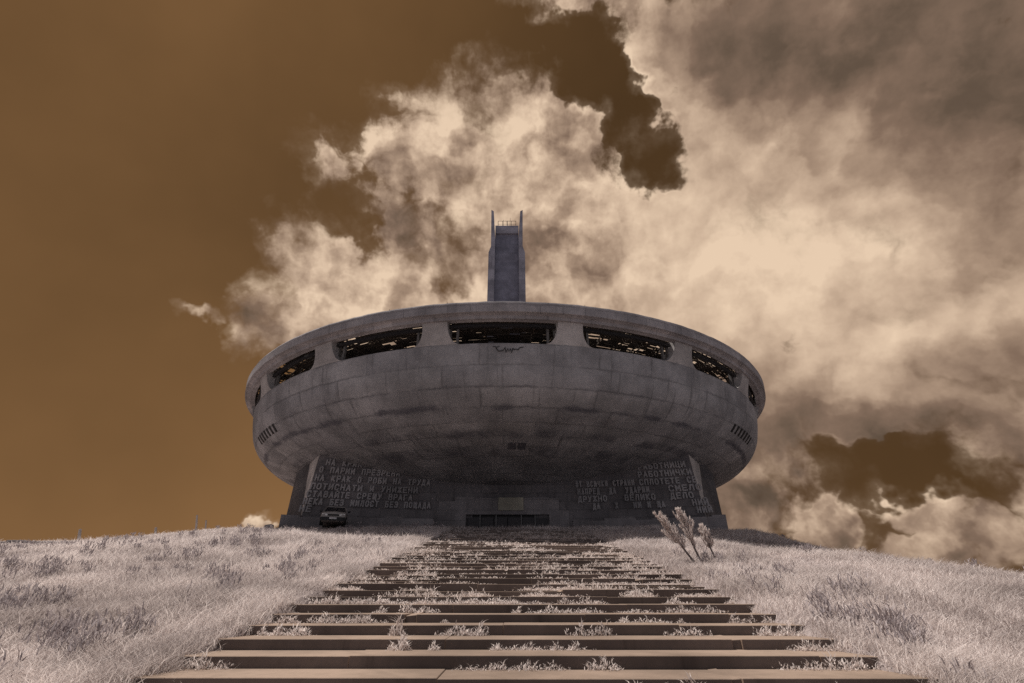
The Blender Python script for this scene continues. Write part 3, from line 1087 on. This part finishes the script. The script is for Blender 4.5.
s.box(CX - .40, CX + .40, CY - .035, CY + .05, CZ + .60, CZ + .71)
s.build('grille', M['plastic'], car)
s = MB()
loft(s, [[(CX + x, CY + y, CZ + z) for x in (-hw, hw) for z in ((.26, .50) if x < 0 else (.50, .26))] for y, hw in ((-.1, .74), (-.04, .86), (.12, .89))])
bump_o = s.build('bumper', M['plastic'], car)
s = MB()
s.box(CX - .26, CX + .26, CY - .125, CY - .102, CZ + .36, CZ + .47)
s.build('number_plate', M['plate'], bump_o)

# ------------------------------------------------------------------ fence posts on the left ridge
def fence_post(x, y, h, w, lean, label):
    z = float(ground(x, y)) - .15
    t = MB()
    t.tube([(x, y, z), (x + lean * .5, y, z + h * .55), (x + lean, y, z + h)], [w, w * .95, w * .8], 7)
    return tag(t.build('fence_post', M['post']), label, 'post', 'fence posts along the left ridge')


fence_post(-34.1, 41.5, 1.2, .12, -.28, 'pale fence post standing alone at the far left of the ridge')
fence_post(-28.4, 41.8, 1.0, .11, -.2, 'short fence post on the ridge, second from the left, standing apart')
fence_post(-24.2, 40.0, 1.35, .08, -.28, 'tallest dark fence post of the three close together left of the building')
fence_post(-25.2, 43.0, 1.25, .07, -.24, 'thin fence post in the middle of the three close together')
fence_post(-25.5, 45.5, 1.1, .12, -.2, 'small farthest fence post of the three, nearest the building')

# rough kerb stones showing through the grass on the left ridge
t = MB()
x = -40.0
while x < -31.5:
    x2 = x + random.uniform(.8, 1.6)
    z = float(ground((x + x2) / 2, 40.2))
    t.box(x, x2 - .04, 40.1 + random.uniform(-.1, .1), 40.5, z - .2, z + random.uniform(.12, .3))
    x = x2
tag(t.build('ridge_kerb', M['bare'], bevel=.03), kind='structure')

# a loose block by the end of the plinth
t = MB()
zb = float(ground(-18.9, 40.2))
t.prism([(-19.2, 40.0, zb - .1), (-18.5, 39.9, zb - .1), (-18.55, 39.95, zb + .42), (-19.1, 40.05, zb + .36)],
        [(-19.15, 40.5, zb - .1), (-18.45, 40.45, zb - .1), (-18.5, 40.4, zb + .40), (-19.05, 40.45, zb + .33)])
tag(t.build('concrete_block', M['bare'], bevel=.04), 'small broken concrete block in the grass at the left end of the plinth', 'block')

# ------------------------------------------------------------------ foliage materials
def leaf_mat(name, dark, light, trans=.35):
    m = bpy.data.materials.new(name)
    m.use_nodes = True
    t = m.node_tree
    t.nodes.clear()
    g = NG(t)
    out = g.n('ShaderNodeOutputMaterial')
    at = g.n('ShaderNodeAttribute', attribute_name='tone')
    col = g.mix(at.outputs['Fac'], dark + (1,), light + (1,))
    df = g.n('ShaderNodeBsdfDiffuse'); tr = g.n('ShaderNodeBsdfTranslucent')
    g.put(df.inputs[0], col); g.put(tr.inputs[0], col)
    mx = g.n('ShaderNodeMixShader')
    mx.inputs[0].default_value = trans
    t.links.new(df.outputs[0], mx.inputs[1]); t.links.new(tr.outputs[0], mx.inputs[2])
    t.links.new(mx.outputs[0], out.inputs[0])
    return m


M['grass'] = leaf_mat('pale_grass', (.42, .365, .35), (.95, .875, .845), .42)
M['weed'] = leaf_mat('grey_weed', (.20, .175, .19), (.54, .48, .48), .3)
M['leaf'] = leaf_mat('pale_leaf', (.55, .48, .455), (.96, .89, .86), .5)


def blades_object(name, base, height, width, lean, tone, mat, curl=.5):
    """tapered bent blades: base (n,3), lean (n,2) horizontal offset of the tip"""
    n = len(base)
    ang = rng.uniform(0, 2 * np.pi, n)
    sx, sy = np.cos(ang) * width * .5, np.sin(ang) * width * .5
    mid = base.copy()
    mid[:, 0] += lean[:, 0] * (1 - curl) * .55; mid[:, 1] += lean[:, 1] * (1 - curl) * .55; mid[:, 2] += height * .58
    tip = base.copy()
    tip[:, 0] += lean[:, 0]; tip[:, 1] += lean[:, 1]; tip[:, 2] += height
    v = np.empty((n, 5, 3), np.float32)
    v[:, 0] = base; v[:, 1] = base; v[:, 2] = mid; v[:, 3] = mid; v[:, 4] = tip
    v[:, 0, 0] -= sx; v[:, 0, 1] -= sy; v[:, 1, 0] += sx; v[:, 1, 1] += sy
    v[:, 2, 0] += sx * .8; v[:, 2, 1] += sy * .8; v[:, 3, 0] -= sx * .8; v[:, 3, 1] -= sy * .8
    me = bpy.data.meshes.new(name)
    me.vertices.add(n * 5)
    me.vertices.foreach_set('co', v.ravel())
    i = (np.arange(n) * 5)[:, None]
    loops = np.concatenate([i, i + 1, i + 2, i + 3, i + 3, i + 2, i + 4], 1).astype(np.int32)
    me.loops.add(n * 7)
    me.loops.foreach_set('vertex_index', loops.ravel())
    me.polygons.add(n * 2)
    st = np.stack([np.arange(n) * 7, np.arange(n) * 7 + 4], 1).astype(np.int32)
    me.polygons.foreach_set('loop_start', st.ravel())
    me.update(calc_edges=True)
    me.validate()
    at = me.attributes.new('tone', 'FLOAT', 'POINT')
    at.data.foreach_set('value', np.repeat(tone, 5).astype(np.float32))
    me.materials.append(mat)
    o = bpy.data.objects.new(name, me)
    C.objects.link(o)
    return o


def clear_of_building(x, y):
    xx = x - XB
    front = WY0 - WSAG * np.clip(xx / WX, -1.2, 1.2) ** 2 - 1.5
    inside = (np.abs(xx) < 20) & (y > front)
    inside |= np.hypot(xx, y - YB) < 16
    return ~inside


# ------------------------------------------------------------------ grass on the hill
NT = 60000
dist = np.exp(rng.uniform(np.log(4.0), np.log(62.0), NT))
azi = rng.uniform(-62, 62, NT) * np.pi / 180
tx, ty = dist * np.sin(azi), dist * np.cos(azi)
side = np.abs(tx - STAIR_X) - STAIR_W
over = (fb(tx * .9, ty * .9, 21) - .5) * 3.0 - np.clip((ty - 12) / 28, 0, 1) * .9
keep = (side > over - .15) | (ty > 40.3)
bare = fb(tx * .5, ty * .5, 40)
keep &= clear_of_building(tx, ty) & (rng.uniform(0, 1, NT) < np.clip(.55 + (bare - .35) * 3, .25, 1))
keep &= ~((np.abs(tx - CX) < 1.0) & (ty > CY - .1) & (ty < CY + 4.4))
tx, ty, dist = tx[keep], ty[keep], dist[keep]
nt = len(tx)
NB = 26
rep = lambda a: np.repeat(a, NB)
spread = rep(.05 + dist * .012)
bx_ = rep(tx) + rng.normal(0, 1, nt * NB) * spread
by_ = rep(ty) + rng.normal(0, 1, nt * NB) * spread
patch = fb(tx * .45, ty * .45, 60)
fine = fb(tx * 1.6, ty * 1.6, 77)
hgt = (.07 + .15 * np.clip((patch - .3) * 2.2, 0, 1) + .12 * fine) * rng.uniform(.5, 1.5, nt)
H = rep(hgt) * rng.uniform(.45, 1.15, nt * NB)
Wd = rep(.005 + dist * .00066) * rng.uniform(.6, 1.3, nt * NB)
wind = np.array([.10, -.03])
ln = rng.normal(0, 1, (nt * NB, 2)) * (H * .75)[:, None] + wind * (H / .3)[:, None] * .5
tone = np.clip(rep(.5 + 1.5 * (fb(tx * .6, ty * .6, 90) - .5) + .5 * (fb(tx * 2.3, ty * 2.3, 95) - .5) + rng.normal(0, .1, nt)) + rng.normal(0, .22, nt * NB), 0, 1)
base = np.stack([bx_, by_, ground(bx_, by_) - .02], 1)
tag(blades_object('grass', base, H, Wd, ln, tone, M['grass']), kind='stuff')

# taller grey weeds in loose patches, mostly on the left slope
NW = 6500
wd = np.exp(rng.uniform(np.log(6), np.log(44), NW))
wa = rng.uniform(-56, 54, NW) * np.pi / 180
wx, wy = wd * np.sin(wa), wd * np.cos(wa)
pm = fb(wx * .8, wy * .8, 131, 3)
lim = np.where(wx < 0, .57, .645)
kp = (pm > lim) & (np.abs(wx - STAIR_X) > STAIR_W + .25) & clear_of_building(wx, wy) & ~((np.abs(wx - CX) < 1.2) & (wy > CY - 1))
wx, wy, wd = wx[kp], wy[kp], wd[kp]
nw = len(wx)
NBW = 26
rp = lambda a: np.repeat(a, NBW)
wh = rng.uniform(.22, .55, nw)
t_ = rng.uniform(0, 1, nw * NBW) ** .8
zx = rp(wx) + rng.normal(0, .09, nw * NBW) + rng.normal(0, .05, nw * NBW) * t_
zy = rp(wy) + rng.normal(0, .09, nw * NBW)
bs = np.stack([zx, zy, ground(zx, zy) + rp(wh) * t_ * .8], 1)
hh = rng.uniform(.05, .16, nw * NBW)
ll = rng.normal(0, .07, (nw * NBW, 2))
tn = np.clip(.35 + t_ * .35 + rng.normal(0, .18, nw * NBW), 0, 1)
tag(blades_object('weeds', bs, hh, rp(.014 + wd * .0009), ll, tn, M['weed']), kind='stuff')

# ------------------------------------------------------------------ tufts growing out of the stair joints
tu = []
for k in range(-2, NST - 5):
    yf, zt = Y0 + RUN * k, ZA + RISE * k
    amount = 5 + int(min(1, max(0, (k + 1) / 8)) * 9)
    for _ in range(amount):
        cx_ = STAIR_X + random.uniform(-STAIR_W, STAIR_W)
        half = random.choice((.12, .18, .3, .5, .9) if k < 5 else (.25, .45, .7, 1.1, 1.6)) * (1 + .2 * (k > 10))
        hg = random.uniform(.05, .15) * (1.4 if random.random() < .15 else 1)
        if k > 6: hg *= .8
        nbl = int((50 + 360 * half) * (1.5 if k < 7 else 1.0) * random.uniform(.5, 1.2))
        u = rng.uniform(-1, 1, nbl) * rng.uniform(.3, 1, nbl) ** .5
        dome = np.sqrt(np.clip(1 - u * u, 0.05, 1)) * (.1 + 1.7 * fb(u * half * 7 + cx_ * 3, np.full(nbl, k * 3.1), 55, 3) ** 1.5) * rng.uniform(.5, 1.5, nbl)
        if random.random() < .18: cx_ = STAIR_X + random.choice((-1, 1)) * (STAIR_W - random.uniform(0, .5 + k * .02))
        bx0 = np.clip(cx_ + u * half, STAIR_X - STAIR_W + .03, STAIR_X + STAIR_W - .03)
        by0 = yf + RUN - .02 - np.abs(rng.normal(0, 1, nbl)) * (.08 + .20 * (k > 5))
        lift = rng.uniform(0, 1, nbl) ** 1.3 * dome * hg
        tu.append(np.stack([bx0, by0, zt + lift - .01, dome * hg * rng.uniform(.25, .6, nbl), np.full(nbl, yf), np.clip(.55 + rng.normal(0, .22, nbl) + random.uniform(-.2, .2), 0, 1)], 1))
tu = np.concatenate(tu)
tag(blades_object('stair_tufts', tu[:, :3].copy(), tu[:, 3], .010 + tu[:, 4] * .0011, rng.normal(0, 1, (len(tu), 2)) * (tu[:, 3] * .8)[:, None], tu[:, 5], M['leaf']), kind='stuff')

# ------------------------------------------------------------------ three leaning saplings on the right slope
M['bark'] = plain('grey_bark', (.17, .145, .14), .95)


def sapling(x, y, top, crown_from, spread_, label, seed):
    rs = np.random.default_rng(seed)
    z = float(ground(x, y))
    r_ = empty('sapling', (x, y, z - .05))
    tag(r_, label, 'sapling', 'leaning saplings on the right slope')
    base_ = np.array((x, y, z - .05)); tip_ = np.array((x + top[0], y, z + top[1]))
    s = MB()
    mid_ = base_ * .5 + tip_ * .5 + np.array((-.05, 0, .03))
    s.tube([base_, mid_, base_ * .2 + tip_ * .8], [.04, .03, .012], 7)
    tr_ = s.build('trunk', M['bark'], r_)
    pts, hs, lns = [], [], []
    twigs = MB()
    ax = (tip_ - base_) / np.linalg.norm(tip_ - base_)
    hl = np.linalg.norm(tip_ - base_)
    for b_ in range(40):
        f = crown_from + (.86 - crown_from) * rs.uniform(0, 1)
        st_ = base_ + (tip_ - base_) * f
        out_ = np.array((rs.normal(0, 1), rs.normal(0, 1), 0)); out_ /= np.linalg.norm(out_)
        ln_ = hl * rs.uniform(.16, .34)
        ln_ = min(ln_, hl * 1.04 - f * hl)
        w_ = spread_ * rs.uniform(.25, 1.0) * (1.1 - .75 * max(0, f - .45) / .55)
        c_ = st_ + out_ * w_ * .8 + ax * ln_ * .25
        e_ = st_ + out_ * w_ + ax * ln_
        twigs.tube([st_, c_, e_], [.009, .006, .003], 4)
        for q in range(52):
            u = rs.uniform(.1, 1)
            p = (1 - u) ** 2 * st_ + 2 * u * (1 - u) * c_ + u * u * e_
            pts.append(p + rs.normal(0, .022, 3) * (1.15 - .7 * u)); hs.append(rs.uniform(.05, .12)); lns.append(rs.normal(0, .03, 2))
    twigs.build('branches', M['bark'], r_)
    o = blades_object('crown', np.array(pts) - np.array(r_.location), np.array(hs), np.full(len(pts), .024), np.array(lns), np.clip(rs.normal(.6, .22, len(pts)), 0, 1), M['leaf'])
    o.parent = r_


sapling(6.45, 18.8, (-1.08, 1.62), .30, .34, 'tall pale sapling leaning furthest left, leftmost of the three', 1)
sapling(6.72, 19.0, (-.52, 1.74), .30, .38, 'tallest bushy pale sapling in the middle of the three', 2)
sapling(7.65, 20.0, (-.36, 1.2), .36, .24, 'smallest slim pale sapling, rightmost of the three', 3)
